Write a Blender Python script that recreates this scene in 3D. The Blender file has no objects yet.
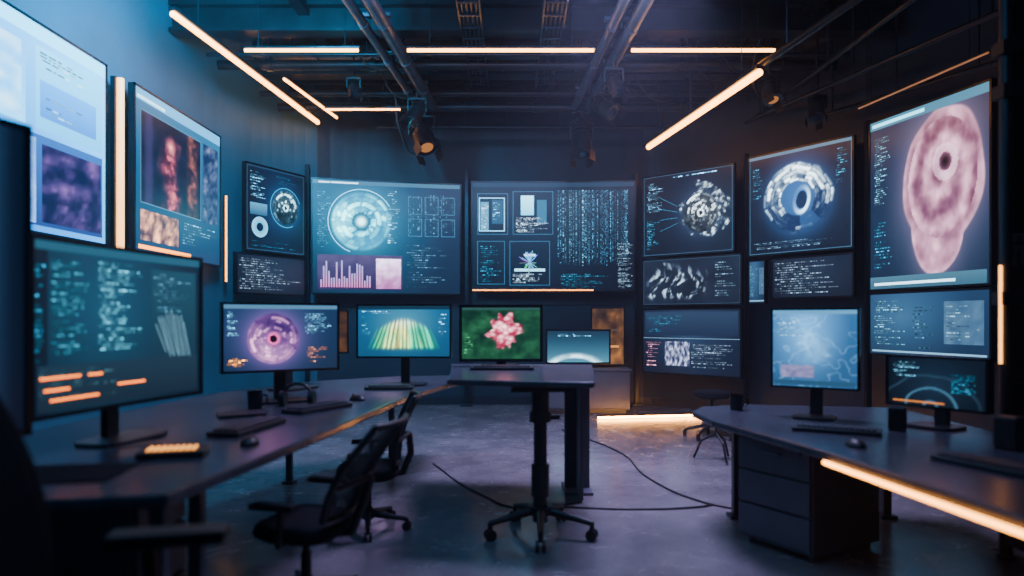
import bpy, math, random
from mathutils import Vector, Matrix, noise
random.seed(7)
scene = bpy.context.scene
R = random.random
def U(a,b): return random.uniform(a,b)

# ------------------------------------------------------------ materials
def lin(c):
    return tuple((x/12.92 if x<=0.04045 else ((x+0.055)/1.055)**2.4) for x in c)
def mat(name, col, rough=0.5, metal=0.0, var=0.25, scale=8, bump=0.0, bscale=40, emis=None, estr=0, spec=0.5):
    m = bpy.data.materials.new(name); m.use_nodes = True
    nt = m.node_tree; b = nt.nodes['Principled BSDF']
    tc = nt.nodes.new('ShaderNodeTexCoord')
    n = nt.nodes.new('ShaderNodeTexNoise'); n.inputs['Scale'].default_value = scale; n.inputs['Detail'].default_value = 6
    nt.links.new(tc.outputs['Object'], n.inputs['Vector'])
    r = nt.nodes.new('ShaderNodeValToRGB')
    r.color_ramp.elements[0].position = 0.3; r.color_ramp.elements[1].position = 0.7
    r.color_ramp.elements[0].color = (*[c*(1-var) for c in col],1)
    r.color_ramp.elements[1].color = (*[c*(1+var) for c in col],1)
    nt.links.new(n.outputs['Fac'], r.inputs['Fac']); nt.links.new(r.outputs['Color'], b.inputs['Base Color'])
    b.inputs['Roughness'].default_value = rough; b.inputs['Metallic'].default_value = metal
    b.inputs['Specular IOR Level'].default_value = spec
    if bump:
        n2 = nt.nodes.new('ShaderNodeTexNoise'); n2.inputs['Scale'].default_value = bscale; n2.inputs['Detail'].default_value = 5
        nt.links.new(tc.outputs['Object'], n2.inputs['Vector'])
        bp = nt.nodes.new('ShaderNodeBump'); bp.inputs['Strength'].default_value = bump; bp.inputs['Distance'].default_value = 0.02
        nt.links.new(n2.outputs['Fac'], bp.inputs['Height']); nt.links.new(bp.outputs['Normal'], b.inputs['Normal'])
    if emis:
        b.inputs['Emission Color'].default_value = (*emis,1); b.inputs['Emission Strength'].default_value = estr
    return m
M_black = mat('black_plastic',(0.008,0.009,0.012),0.42)
M_bezel = mat('monitor_bezel',(0.008,0.009,0.012),0.25)
M_metal = mat('dark_metal',(0.035,0.04,0.05),0.35,0.8)
M_steel = mat('brushed_steel',(0.09,0.105,0.135),0.38,0.6)
M_desk = mat('desk_laminate',(0.042,0.047,0.062),0.25,0,0.3,14,0.03,90)
M_edge = mat('desk_edge',(0.03,0.032,0.04),0.4)
M_cab = mat('cabinet_paint',(0.09,0.10,0.13),0.45,0.1,0.12,5)
M_fabric = mat('chair_fabric',(0.008,0.009,0.012),0.85,0,0.4,60,0.2,300,spec=.2)
M_net = mat('chair_netting',(0.010,0.011,0.014),0.6,spec=.3)
M_wall_l = mat('wall_paint_blue',(0.028,0.12,0.17),0.5,0,0.12,2,0.08,30)
M_wall_b = mat('wall_paint_dark',(0.012,0.022,0.038),0.5,0,0.15,2,0.08,30)
M_panel = mat('wall_panel',(0.014,0.017,0.025),0.4,0,0.15,3)
M_ceil = mat('ceiling_concrete',(0.085,0.085,0.09),0.6,0,0.9,4.5,1.0,7)
M_beam = mat('beam_steel',(0.014,0.016,0.021),0.38,0.4,0.4,6)
M_duct = mat('galvanised_duct',(0.05,0.055,0.065),0.4,0.7,0.4,9)
M_warm = mat('warm_led',(0.9,0.6,0.3),0.4,emis=(1.0,0.37,0.055),estr=13)
M_warm2 = mat('warm_led_soft',(0.9,0.6,0.3),0.4,emis=(1.0,0.36,0.06),estr=5)
M_warm3 = mat('warm_led_desk',(0.9,0.6,0.3),0.4,emis=(1.0,0.36,0.045),estr=10)
M_floorled = mat('warm_led_floor',(0.9,0.6,0.3),0.4,emis=(1.0,0.38,0.05),estr=50)
M_key = mat('keycaps',(0.03,0.033,0.04),0.5)
M_glowk = mat('backlit_keys',(0.5,0.3,0.1),0.4,emis=(1.0,0.38,0.06),estr=2.2)
M_cable = mat('cable_rubber',(0.008,0.008,0.01),0.5)
M_lens = mat('lens_glass',(0.02,0.03,0.05),0.08)
M_lensw = mat('lens_glass_warm',(0.2,0.1,0.05),0.1,emis=(1.0,0.36,0.08),estr=.5)

def floor_mat():
    m = bpy.data.materials.new('polished_concrete'); m.use_nodes=True
    nt=m.node_tree; b=nt.nodes['Principled BSDF']; tc=nt.nodes.new('ShaderNodeTexCoord')
    def ns(scale,det,rg,dist=0):
        n=nt.nodes.new('ShaderNodeTexNoise'); n.inputs['Scale'].default_value=scale; n.inputs['Detail'].default_value=det; n.inputs['Roughness'].default_value=rg; n.inputs['Distortion'].default_value=dist
        nt.links.new(tc.outputs['Object'],n.inputs['Vector']); return n
    def rp(n,p0,c0,p1,c1):
        r=nt.nodes.new('ShaderNodeValToRGB'); e=r.color_ramp.elements; e[0].position=p0; e[0].color=(*c0,1); e[1].position=p1; e[1].color=(*c1,1); nt.links.new(n.outputs['Fac'],r.inputs['Fac']); return r
    def mul(a,b_):
        mx=nt.nodes.new('ShaderNodeMix'); mx.data_type='RGBA'; mx.blend_type='MULTIPLY'; mx.inputs[0].default_value=1
        nt.links.new(a,mx.inputs[6]); nt.links.new(b_,mx.inputs[7]); return mx.outputs[2]
    r1=rp(ns(1.1,8,.6),.3,(.13,.122,.13),.7,(.26,.24,.25))
    n3=ns(4,12,.72,.5); r3=rp(n3,.32,(.80,.80,.80),.68,(1.12,1.12,1.12))
    n4=ns(28,6,.7,2.5); r4=rp(n4,.55,(1,1,1),.72,(1.5,1.5,1.5))
    nt.links.new(mul(mul(r1.outputs['Color'],r3.outputs['Color']),r4.outputs['Color']),b.inputs['Base Color'])
    mr=nt.nodes.new('ShaderNodeMapRange'); mr.inputs[1].default_value=0.35; mr.inputs[2].default_value=0.65; mr.inputs[3].default_value=0.12; mr.inputs[4].default_value=0.30
    nt.links.new(n3.outputs['Fac'],mr.inputs[0]); nt.links.new(mr.outputs[0],b.inputs['Roughness'])
    b.inputs['Specular IOR Level'].default_value=1.0
    bp=nt.nodes.new('ShaderNodeBump'); bp.inputs['Strength'].default_value=0.10; bp.inputs['Distance'].default_value=0.012
    nt.links.new(n3.outputs['Fac'],bp.inputs['Height']); nt.links.new(bp.outputs['Normal'],b.inputs['Normal'])
    return m
M_floor=floor_mat()

def screen_mat(gain):
    m=bpy.data.materials.new('display_panel'); m.use_nodes=True
    nt=m.node_tree; b=nt.nodes['Principled BSDF']
    a=nt.nodes.new('ShaderNodeAttribute'); a.attribute_name='Col'
    b.inputs['Base Color'].default_value=(0.005,0.006,0.008,1); b.inputs['Roughness'].default_value=0.3
    nt.links.new(a.outputs['Color'],b.inputs['Emission Color']); b.inputs['Emission Strength'].default_value=gain
    m.cycles.emission_sampling='NONE'
    return m
SM={}
def smat(g):
    if g not in SM: SM[g]=screen_mat(g)
    return SM[g]

# ------------------------------------------------------------ mesh builder
def empty(name,loc=(0,0,0)):
    e=bpy.data.objects.new(name,None); e.location=loc; e.empty_display_size=0.1
    scene.collection.objects.link(e); return e
class MB:
    def __init__(s,M=None): s.v=[];s.f=[];s.m=[];s.sm=[];s.M=M or Matrix()
    def add(s,vs,fs,mi=0,sm=False):
        o=len(s.v); s.v+= [s.M@Vector(p) for p in vs]
        for f in fs: s.f.append([o+i for i in f]); s.m.append(mi); s.sm.append(sm)
    def box(s,c,sz,rz=0,mi=0,Rm=None):
        rm=Rm or Matrix.Rotation(rz,3,'Z'); c=Vector(c); vs=[]
        for x in(-.5,.5):
            for y in(-.5,.5):
                for z in(-.5,.5): vs.append(c+rm@Vector((x*sz[0],y*sz[1],z*sz[2])))
        s.add(vs,[(0,1,3,2),(4,6,7,5),(0,4,5,1),(2,3,7,6),(0,2,6,4),(1,5,7,3)],mi)
    def prism(s,pts,z0,z1,mi=0):
        n=len(pts); vs=[(p[0],p[1],z0) for p in pts]+[(p[0],p[1],z1) for p in pts]
        fs=[tuple(range(n))[::-1],tuple(range(n,2*n))]+[(i,(i+1)%n,n+(i+1)%n,n+i) for i in range(n)]
        s.add(vs,fs,mi)
    def tube(s,a,b,r,r2=None,seg=14,mi=0,cap=True):
        a=Vector(a);b=Vector(b);r2=r if r2 is None else r2
        d=(b-a).normalized(); u=d.orthogonal().normalized(); w=d.cross(u)
        ra=[a+(u*math.cos(t)+w*math.sin(t))*r for t in [2*math.pi*i/seg for i in range(seg)]]
        rb=[b+(u*math.cos(t)+w*math.sin(t))*r2 for t in [2*math.pi*i/seg for i in range(seg)]]
        s.add(ra+rb,[(i,(i+1)%seg,seg+(i+1)%seg,seg+i) for i in range(seg)],mi,True)
        if cap: s.add(ra,[tuple(range(seg))[::-1]],mi); s.add(rb,[tuple(range(seg))],mi)
    def ball(s,c,r,mi=0,n=8,sz=1):
        c=Vector(c);vs=[];fs=[]
        for j in range(n+1):
            ph=math.pi*j/n
            for i in range(n*2):
                t=math.pi*i/n; vs.append(c+Vector((math.sin(ph)*math.cos(t),math.sin(ph)*math.sin(t),math.cos(ph)*sz))*r)
        m=n*2
        for j in range(n):
            for i in range(m): fs.append((j*m+i,(j+1)*m+i,(j+1)*m+(i+1)%m,j*m+(i+1)%m))
        s.add(vs,fs,mi,True)
    def path(s,pts,r,mi=0,seg=10):
        for a,b in zip(pts,pts[1:]): s.tube(a,b,r,seg=seg,mi=mi)
        for p in pts[1:-1]: s.ball(p,r*1.0,mi,5)
    def build(s,name,mats,parent=None,bevel=0,loc=None):
        me=bpy.data.meshes.new(name)
        o=bpy.data.objects.new(name,me)
        off=parent.location.copy() if parent else (Vector(loc) if loc else Vector((0,0,0)))
        me.from_pydata([v-off for v in s.v],[],s.f)
        for m in (mats if isinstance(mats,list) else [mats]): me.materials.append(m)
        for p,mi,sm in zip(me.polygons,s.m,s.sm): p.material_index=mi; p.use_smooth=sm
        me.update(); scene.collection.objects.link(o)
        if parent: o.parent=parent
        else: o.location=off
        if bevel:
            b=o.modifiers.new('bevel','BEVEL'); b.width=bevel; b.segments=2; b.limit_method='ANGLE'; b.angle_limit=0.9
        return o

# ------------------------------------------------------------ screens
def mixc(a,b,t): t=max(0,min(1,t)); return tuple(x+(y-x)*t for x,y in zip(a,b))
def ss(a,b,x):
    t=max(0,min(1,(x-a)/(b-a))); return t*t*(3-2*t)
def nz(x,y,z=0): return noise.noise(Vector((x,y,z)))
def fz(x,y,z=0): return .55*nz(x,y,z)+.3*nz(x*2.1,y*2.1,z+5)+.2*nz(x*4.3,y*4.3,z+9)
def hsh(a,b,c=0):
    x=math.sin(a*127.1+b*311.7+c*74.7)*43758.5453; return x-math.floor(x)
def mech(t,a,seed,nr=9):
    """segmented machinery-like brightness over normalised radius t and angle a"""
    q=t*nr; i=int(q); fr=q-i; n=[6,9,14,5,22,11,30,7,26,12,18][(i+int(seed))%11]
    aa=(a/(2*math.pi)+hsh(i,seed))*n; k=int(math.floor(aa)); fa=aa-k
    v=hsh(i,k,seed); v=.1+.9*v*v if v<.75 else 1.0
    edge=ss(0,.18,fr)*ss(1,.82,fr)*ss(0,.12,fa)*ss(1,.88,fa)
    return .12+.88*v*edge
def grade(c):
    a=sum(c)/3; c=[max(0,a+(x-a)*1.4) for x in c]; c=[c[0]*.95,c[1]*1.0,c[2]*1.03]
    l=lin(c); L=max(l); k=.56+2.2*L; return tuple(x*k for x in l)
class Scr:
    def __init__(s,L,Rr,z0,z1,sag=0):
        s.L=Vector((L[0],L[1],0)); s.R=Vector((Rr[0],Rr[1],0)); s.z0=z0; s.z1=z1; s.sag=sag
        d=s.R-s.L; s.w=d.length; s.h=z1-z0; s.asp=s.w/s.h; d.normalize(); s.r=d; s.n=Vector((d.y,-d.x,0))
        s.v=[];s.f=[];s.c=[];s.off=0.002
    def P(s,u,v,off=0):
        p=s.L+(s.R-s.L)*u - s.n*(s.sag*(1-(2*u-1)**2)) + s.n*off
        return Vector((p.x,p.y,s.z0+s.h*v))
    def nxt(s): s.off+=0.00012
    def poly(s,pts,cols):
        o=len(s.v)
        for (u,v) in pts: s.v.append(s.P(min(1,max(0,u)),min(1,max(0,v)),s.off))
        s.f.append(list(range(o,o+len(pts))))
        if not isinstance(cols,list): cols=[cols]*len(pts)
        s.c+= [grade(c) for c in cols]
    def q(s,u0,v0,u1,v1,c,c2=None):
        c2=c2 or c
        n=max(1,math.ceil((u1-u0)*10)) if s.sag else 1
        for i in range(n):
            a=u0+(u1-u0)*i/n; b=u0+(u1-u0)*(i+1)/n
            s.poly([(a,v0),(b,v0),(b,v1),(a,v1)],[c,c,c2,c2])
    def bg(s,f,nu=24,nv=16): s.img(0,0,1,1,f,nu,nv)
    def rect(s,u0,v0,u1,v1,c,c2=None): s.q(u0,v0,u1,v1,c,c2); s.nxt()
    def img(s,u0,v0,u1,v1,f,nu=10,nv=10):
        g=[[f(i/nu,j/nv) for j in range(nv+1)] for i in range(nu+1)]
        for i in range(nu):
            for j in range(nv):
                ix=[(i,j),(i+1,j),(i+1,j+1),(i,j+1)]
                s.poly([(u0+(u1-u0)*a/nu,v0+(v1-v0)*b/nv) for a,b in ix],[g[a][b] for a,b in ix])
        s.nxt()
    def frame(s,u0,v0,u1,v1,c,t=0.008):
        tu=t/s.asp
        s.q(u0,v0,u1,v0+t,c); s.q(u0,v1-t,u1,v1,c); s.q(u0,v0+t,u0+tu,v1-t,c); s.q(u1-tu,v0+t,u1,v1-t,c); s.nxt()
    def text(s,u0,v0,u1,v1,rows,c,fill=0.8,thick=0.36,word=0.05,var=0.45):
        rows=int(rows*1.45)+1 if rows>2 else rows; word*=.6
        dv=(v1-v0)/rows; c=tuple(x*.95 for x in c)
        for i in range(rows):
            v=v1-(i+1)*dv; end=u0+(u1-u0)*U(fill*0.35,min(1,fill*1.2)); u=u0+random.choice([0,0,0.04,0.09])*(u1-u0)
            if R()<0.1: continue
            kr=U(1-var*.6,1.1)
            while u<end:
                w=min(U(0.3,1.4)*word,end-u)
                k=kr*U(1-var,1+var*0.4)
                if R()<0.88: s.q(u,v+dv*0.25,u+w,v+dv*(0.25+thick),tuple(x*k for x in c))
                u+=w+word*0.3
        s.nxt()
    def cols(s,u0,v0,u1,v1,n,c,dash=14,dens=0.6,wd=.5):
        du=(u1-u0)/n
        for i in range(n):
            lo=U(0,0.35); kc=U(.35,1)
            for j in range(dash):
                t=j/dash
                if R()<dens and t>=lo*R():
                    k=kc*U(.45,1); s.q(u0+i*du,v0+(v1-v0)*t,u0+i*du+du*wd,v0+(v1-v0)*(t+.8/dash),tuple(x*k for x in c))
        s.nxt()
    def ring(s,cu,cv,r0,r1,c0,c1=None,a0=0,a1=360,sx=1,sy=1,rot=0,n=40,jag=0):
        c1=c1 or c0; n=max(3,int(n*abs(a1-a0)/360)); pr=[]
        for i in range(n+1):
            t=math.radians(a0+(a1-a0)*i/n); j=1+U(-jag,jag)
            def pt(r):
                x=math.cos(t)*r*sx;y=math.sin(t)*r*sy
                ro=math.radians(rot); x,y=x*math.cos(ro)-y*math.sin(ro),x*math.sin(ro)+y*math.cos(ro)
                return (cu+x/s.asp,cv+y)
            pr.append((pt(r0),pt(r1*j)))
        if jag and a1-a0>=360: pr[-1]=pr[0]
        for (a,b),(c,d) in zip(pr,pr[1:]): s.poly([a,b,d,c],[c0,c1,c1,c0])
        s.nxt()
    def line(s,u0,v0,u1,v1,t,c):
        dx=(u1-u0)*s.asp;dy=v1-v0;l=math.hypot(dx,dy) or 1; nx=-dy/l*t/2/s.asp; ny=dx/l*t/2
        s.poly([(u0-nx,v0-ny),(u1-nx,v1-ny),(u1+nx,v1+ny),(u0+nx,v0+ny)],c)
    def pol(s,u,v,cu,cv,sx=1,sy=1,rot=0):
        x=(u-cu)*s.asp; y=v-cv; ro=-math.radians(rot); x,y=x*math.cos(ro)-y*math.sin(ro),x*math.sin(ro)+y*math.cos(ro)
        x/=sx;y/=sy; return math.hypot(x,y),math.atan2(y,x)
    def build(s,parent,gain):
        me=bpy.data.meshes.new('display'); o=bpy.data.objects.new('display',me)
        off=parent.location
        me.from_pydata([v-off for v in s.v],[],s.f)
        at=me.color_attributes.new('Col','FLOAT_COLOR','CORNER')
        buf=[]
        for c in s.c: buf+= [c[0],c[1],c[2],1.0]
        at.data.foreach_set('color',buf)
        me.materials.append(smat(gain)); scene.collection.objects.link(o); o.parent=parent
def hazy(base,hi,cu,cv,rad,asp=1.5,top=0.15):
    def f(u,v):
        d=math.hypot((u-cu)*asp,v-cv)/rad
        c=mixc(hi,base,d); k=1+top*(v-.5)
        return tuple(x*k for x in c)
    return f

def monitor(name,S,kind,gain=1.0,bz=0.018,depth=0.045,desk_z=None,wall_gap=0.12):
    mid=S.P(.5,0)
    e=empty(name,(mid.x,mid.y,desk_z if desk_z is not None else S.z0))
    mb=MB(); n=10 if S.sag else 1
    bu=bz/S.w; bv=bz/S.h
    us=[-bu+(1+2*bu)*i/n for i in range(n+1)]
    vs=[];fs=[]
    for u in us:
        for (v,o) in ((-bv,0.0),(1+bv,0.0),(1+bv,-depth),(-bv,-depth)): vs.append(S.P(u,v,o))
    for i in range(n):
        a=i*4;b=a+4
        for k in range(4): fs.append((a+k,a+(k+1)%4,b+(k+1)%4,b+k))
    fs.append((0,1,2,3)); fs.append((n*4+3,n*4+2,n*4+1,n*4))
    mb.add(vs,fs)
    LP=.009
    def lip(a,b,v0,v1):
        p=[S.P(a,v0,-.002),S.P(b,v0,-.002),S.P(b,v1,-.002),S.P(a,v1,-.002),S.P(a,v0,LP),S.P(b,v0,LP),S.P(b,v1,LP),S.P(a,v1,LP)]
        mb.add(p,[(0,1,2,3),(4,5,6,7),(0,1,5,4),(3,2,6,7),(0,3,7,4),(1,2,6,5)])
    for (v0,v1) in ((-bv,-0.0),(1.0,1+bv)):
        for i in range(n): lip(us[i],us[i+1],v0,v1)
    for (a,b) in ((-bu,0),(1,1+bu)): lip(a,b,-bv,1+bv)
    mb.build('housing',M_bezel,e)
    rz=math.atan2(S.r.y,S.r.x)
    if desk_z is not None:
        st=MB(); c=S.P(.5,0,-depth-.02)
        top=S.z0+S.h*.45
        st.box((c.x,c.y,(desk_z+.01+top)/2),(.06,.03,top-desk_z-.01),rz)
        st.box((c.x,c.y,S.z0+S.h*.4),(S.w*.35,.05,S.h*.3),rz)
        b=S.P(.5,0,-.01)
        pts=[]
        for i in range(24):
            t=2*math.pi*i/24; x=math.copysign(abs(math.cos(t))**.5,math.cos(t))*min(.16,S.w*.25); y=math.copysign(abs(math.sin(t))**.5,math.sin(t))*.095
            q=Vector((b.x,b.y,0))+S.r*x+S.n*y; pts.append((q.x,q.y))
        st.prism(pts,desk_z+.001,desk_z+.014)
        st.build('stand',M_black,e,bevel=.003)
    else:
        br=MB(); c=S.P(.5,.5,-depth-wall_gap/2)
        br.box(c,(S.w*.4,wall_gap,S.h*.3),rz); br.build('wall_bracket',M_metal,e)
    kind(S); S.build(e,gain); return e

CY=(.55,.80,.92); W=(.82,.90,.96); TL=(.25,.55,.65); PK=(.85,.62,.68); OR=(1,.68,.3)
def k_web(s):
    s.bg(lambda u,v: mixc((.14,.40,.66),(.38,.74,.94),v*.6+.5*u),12,10)
    s.rect(0,.93,1,1,(.48,.82,.97)); s.rect(.60,.50,.98,.90,(.26,.66,.84),(.38,.76,.92)); s.rect(.03,.5,.55,.9,(.42,.74,.90),(.32,.66,.88))
    s.img(.05,.52,.53,.88,lambda u,v: mixc((.34,.66,.88),(.78,.92,.97),.4+1.3*fz(u*3,v*6)),20,16)
    s.text(.62,.80,.95,.88,3,(.85,1,1),.9,.5); s.rect(.62,.56,.94,.74,(.18,.48,.74),(.22,.58,.84)); s.text(.65,.58,.9,.72,4,(.7,.92,1),.8)
    s.rect(.02,.03,.98,.47,(.18,.28,.48),(.22,.40,.62))
    s.img(.33,.04,.60,.45,lambda u,v: mixc((.80,.85,.93),(.40,.55,.76),u*.8+.8*fz(u*3,v*4,2)),12,12)
    s.img(.63,.05,.97,.43,lambda u,v: mixc((.08,.09,.24),(.50,.38,.58),.35+1.3*fz(u*4,v*5,7)),24,20)
    s.img(.03,.05,.31,.44,lambda u,v: mixc((.20,.42,.64),(.56,.76,.9),.5+fz(u*3,v*3,4)),12,12)
def k_photo(s):
    s.bg(lambda u,v: mixc((.14,.26,.36),(.18,.42,.54),v),8,8)
    s.rect(0,.93,1,1,(.34,.60,.74)); s.rect(.02,.94,.3,.96,(.7,.85,.9))
    def f(u,v):
        base=mixc((.05,.07,.14),(.17,.18,.28),.5+fz(u*5,v*6,3))
        m=ss(.20,.05,abs(u-.45-.10*nz(v*3,1))+max(0,v-.80)*1.6); c=mixc(base,mixc((.20,.12,.20),(.78,.42,.46),.42+1.6*fz(u*7,v*7,1)),m)
        h,_=s.pol(u,v,.46,.74,.9,1); c=mixc(c,mixc((.88,.56,.52),(.40,.24,.32),h/.12+.6*fz(u*9,v*9,2)),ss(.14,.10,h))
        m2=ss(.14,.03,abs(u-.84)); c=mixc(c,mixc((.15,.12,.2),(.85,.52,.40),.40+1.6*fz(u*6,v*7,8)),m2*.8)
        m3=ss(.1,.02,abs(u-.12)); return mixc(c,(.30,.26,.40),m3*.7)
    s.img(.05,.30,.73,.88,f,50,44)
    s.img(.76,.3,.97,.88,lambda u,v: mixc((.10,.18,.30),(.48,.50,.60),.35+1.4*fz(u*3,v*9,4)),12,30)
    s.img(.05,.07,.45,.26,lambda u,v: mixc((.30,.22,.28),(.95,.70,.56),.5+1.3*fz(u*6,v*3,6)),24,10)
    s.text(.5,.08,.95,.26,6,(.45,.65,.75),.9); s.rect(.03,.015,.6,.04,(1,.62,.30)); s.frame(.05,.3,.73,.88,(.35,.5,.58),.006)
def gearf(s,cu,cv,r0,c,hi,bgf,sx=1,rot=0,deb=0.0,seed=1,nr=9):
    def f(u,v):
        b=bgf(u,v); r,a=s.pol(u,v,cu,cv,sx,1,rot); t=r/r0
        b=mixc(b,tuple(x*1.0 for x in c),.55*math.exp(-max(0,t-.9)*2.6))
        if t<1.02:
            k=mech(t,a,seed,nr)*(.75+.35*math.cos(a-1.5))
            if t<.12: k=.05
            elif t<.2: k=1
            m=mixc(tuple(x*.22 for x in c),hi,k+.25*fz(u*12,v*12,seed)); return mixc(b,m,ss(1.02,.97,t))
        if deb and t<1.7:
            n=fz(a*1.6+seed,t*2.5,seed)+.5*fz(u*8,v*8,seed+3); m=ss(.0,.3,n+deb*(1.35-t)+.18*math.cos(a)); return mixc(b,mixc(tuple(x*.45 for x in c),hi,.45+2.0*fz(u*22,v*22,seed)),m*.85)
        return b
    return f
def k_circ1(s):
    s.bg(gearf(s,.66,.56,.21,(.20,.46,.66),(.78,.95,1),hazy((.06,.10,.17),(.10,.20,.31),.5,.5,.8),seed=2,nr=7),76,76); s.frame(.01,.01,.99,.99,(.25,.38,.48),.006)
    s.text(.06,.62,.36,.93,12,CY,.8,.4,.06); s.ring(.22,.28,.05,.12,(.3,.6,.7),(.5,.7,.8)); s.text(.06,.05,.9,.12,3,TL,.9)
    s.rect(.06,.42,.34,.56,(.20,.36,.46),(.35,.55,.65)); s.text(.5,.84,.95,.95,5,TL,.9,.4,.06); s.ring(.66,.56,.235,.245,TL,None,20,300)
def k_text(s):
    s.bg(hazy((.11,.14,.20),(.20,.25,.32),.5,.5,.9)); s.text(.03,.08,.97,.93,9,(.64,.70,.76),1.0,.42,.045)
def k_tealring(s):
    bgf=hazy((.11,.17,.25),(.17,.31,.40),.4,.6,.8)
    def f(u,v):
        b=bgf(u,v); r,a=s.pol(u,v,.32,.64)
        b=mixc(b,(.12,.58,.66),.9*math.exp(-max(0,r-.15)*6)); t=r/.27
        if t<1:
            k=mech(t,a+.6*t,4,6)*.75+.35*ss(.3,1,math.cos(a-2.4-t)); c=mixc((.08,.42,.54),(.66,1,1),k+.3*fz(u*14,v*10))
            if t<.30: c=mixc((.85,1,1),(.10,.38,.46),ss(.05,.28,t))
            b=mixc(b,c,ss(1,.90,t))
        return b
    s.bg(f,130,88); s.rect(0,.965,1,1,(.28,.42,.5)); s.rect(.02,.975,.3,.985,W)
    s.ring(.32,.64,.285,.290,CY,None,30,250)
    s.text(.03,.4,.13,.9,20,TL,.9,.4,.03); s.text(.50,.45,.60,.93,18,CY,.7,.4,.03)
    s.img(.03,.03,.60,.34,lambda u,v: mixc((.22,.17,.30),(.42,.36,.48),v*.6+.5*fz(u*6,v*3)),20,8)
    for i in range(20): a=.05+i*.017; s.rect(a,.05,a+.010,.05+U(.06,.24),(.74,.46,.62),(.58,.56,.72))
    s.img(.42,.04,.59,.31,lambda u,v: mixc((.64,.40,.58),(.92,.84,.94),v+.6*fz(u*3,v*5)),8,10)
    for i in range(3):
        for j in range(2): s.frame(.64+i*.115,.52+j*.2,.735+i*.115,.68+j*.2,(.28,.45,.55),.005)
    s.cols(.64,.52,.97,.9,30,(.5,.74,.84),30,.45,.4); s.text(.63,.05,.97,.45,12,(.38,.5,.58),.7,.35,.03)
def k_code(s):
    s.bg(hazy((.06,.09,.14),(.11,.17,.24),.4,.5,.9)); s.rect(0,.96,1,1,(.16,.24,.31))
    for (a,b,c,d) in((.03,.52,.22,.9),(.25,.52,.50,.92),(.03,.06,.2,.46),(.23,.05,.48,.46)): s.frame(a,b,c,d,(.26,.44,.54),.005)
    s.rect(.05,.56,.10,.82,(.34,.56,.66)); s.rect(.12,.62,.19,.84,(.18,.34,.44)); s.rect(.30,.70,.38,.88,(.45,.74,.84),(.65,.88,.95)); s.rect(.40,.62,.46,.84,(.20,.42,.52)); s.frame(.04,.55,.20,.86,CY,.007)
    s.text(.055,.58,.1,.8,10,W,.9,.5,.02); s.text(.27,.54,.49,.68,9,W,.9,.4,.02); s.text(.05,.08,.18,.42,12,TL,.9,.4,.02); s.text(.125,.64,.185,.82,8,CY,.9,.4,.02)
    s.rect(.26,.18,.45,.205,(.6,.82,.9)); s.rect(.32,.32,.39,.34,W); s.text(.25,.07,.46,.16,4,W,.9,.5,.02)
    for i in range(40): a=U(0,6.28); s.line(.355,.26,.355+math.cos(a)*.075*U(.4,1),.26+math.sin(a)*.12*U(.4,1),.005,tuple(x*U(.4,1) for x in CY))
    s.nxt(); s.cols(.53,.22,.97,.93,60,(.45,.72,.86),60,.75,.5); s.cols(.56,.22,.72,.93,8,(.6,.85,.95),70,.6,.35)
    s.text(.55,.03,.86,.16,5,TL,.8,.4,.02); s.text(.90,.02,.99,.45,24,(.62,.7,.76),1,.4,.03); s.rect(.0,.0,.75,.012,(1,.66,.36))
def k_gear(s):
    s.bg(gearf(s,.66,.48,.24,(.30,.38,.48),(.92,.96,.98),hazy((.06,.09,.14),(.13,.18,.26),.6,.5,.7),sx=.95,deb=.45,seed=3),110,84); s.frame(.005,.005,.995,.995,(.28,.38,.46),.006)
    s.text(.04,.55,.26,.92,14,(.5,.7,.8),.8,.4,.03); s.text(.04,.08,.22,.45,12,TL,.7,.4,.03); s.text(.35,.92,.95,.97,2,CY,.9)
    for i in range(4): s.line(.2,.3+i*.14,.40,.38+i*.07,.003,TL)
    s.nxt()
def k_wave(s):
    def f(u,v):
        b=mixc((.09,.12,.17),(.16,.20,.26),.5+fz(u*3,v*3))
        if u<.72: b=mixc(b,(.74,.78,.83),ss(.0,.5,fz(u*16+2*nz(v*2,u*3),v*4,3)*1.8)*ss(.05,.2,v)*ss(.98,.6,v+.3*nz(u*6,0))*ss(.02,.08,u)*ss(.72,.6,u))
        return b
    s.bg(f,120,44); s.text(.76,.15,.97,.9,10,(.5,.6,.66),.8,.4,.04); s.frame(.0,.0,1,1,(.25,.33,.4),.012)
def k_table(s):
    s.bg(hazy((.12,.15,.22),(.22,.28,.37),.5,.6,.8)); s.rect(.0,.55,1,.557,(.5,.6,.66)); s.rect(.02,.6,.98,.97,(.16,.20,.28),(.22,.28,.36))
    s.img(.24,.12,.5,.5,lambda u,v: mixc((.20,.22,.32),(.80,.80,.88),.45+1.6*fz(u*10,v*5,2)),40,16); s.text(.52,.1,.97,.5,9,(.6,.66,.72),.8,.4,.03); s.text(.03,.1,.22,.5,8,PK,.8,.4,.03); s.text(.05,.65,.5,.92,6,TL,.8,.35,.03)
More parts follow.
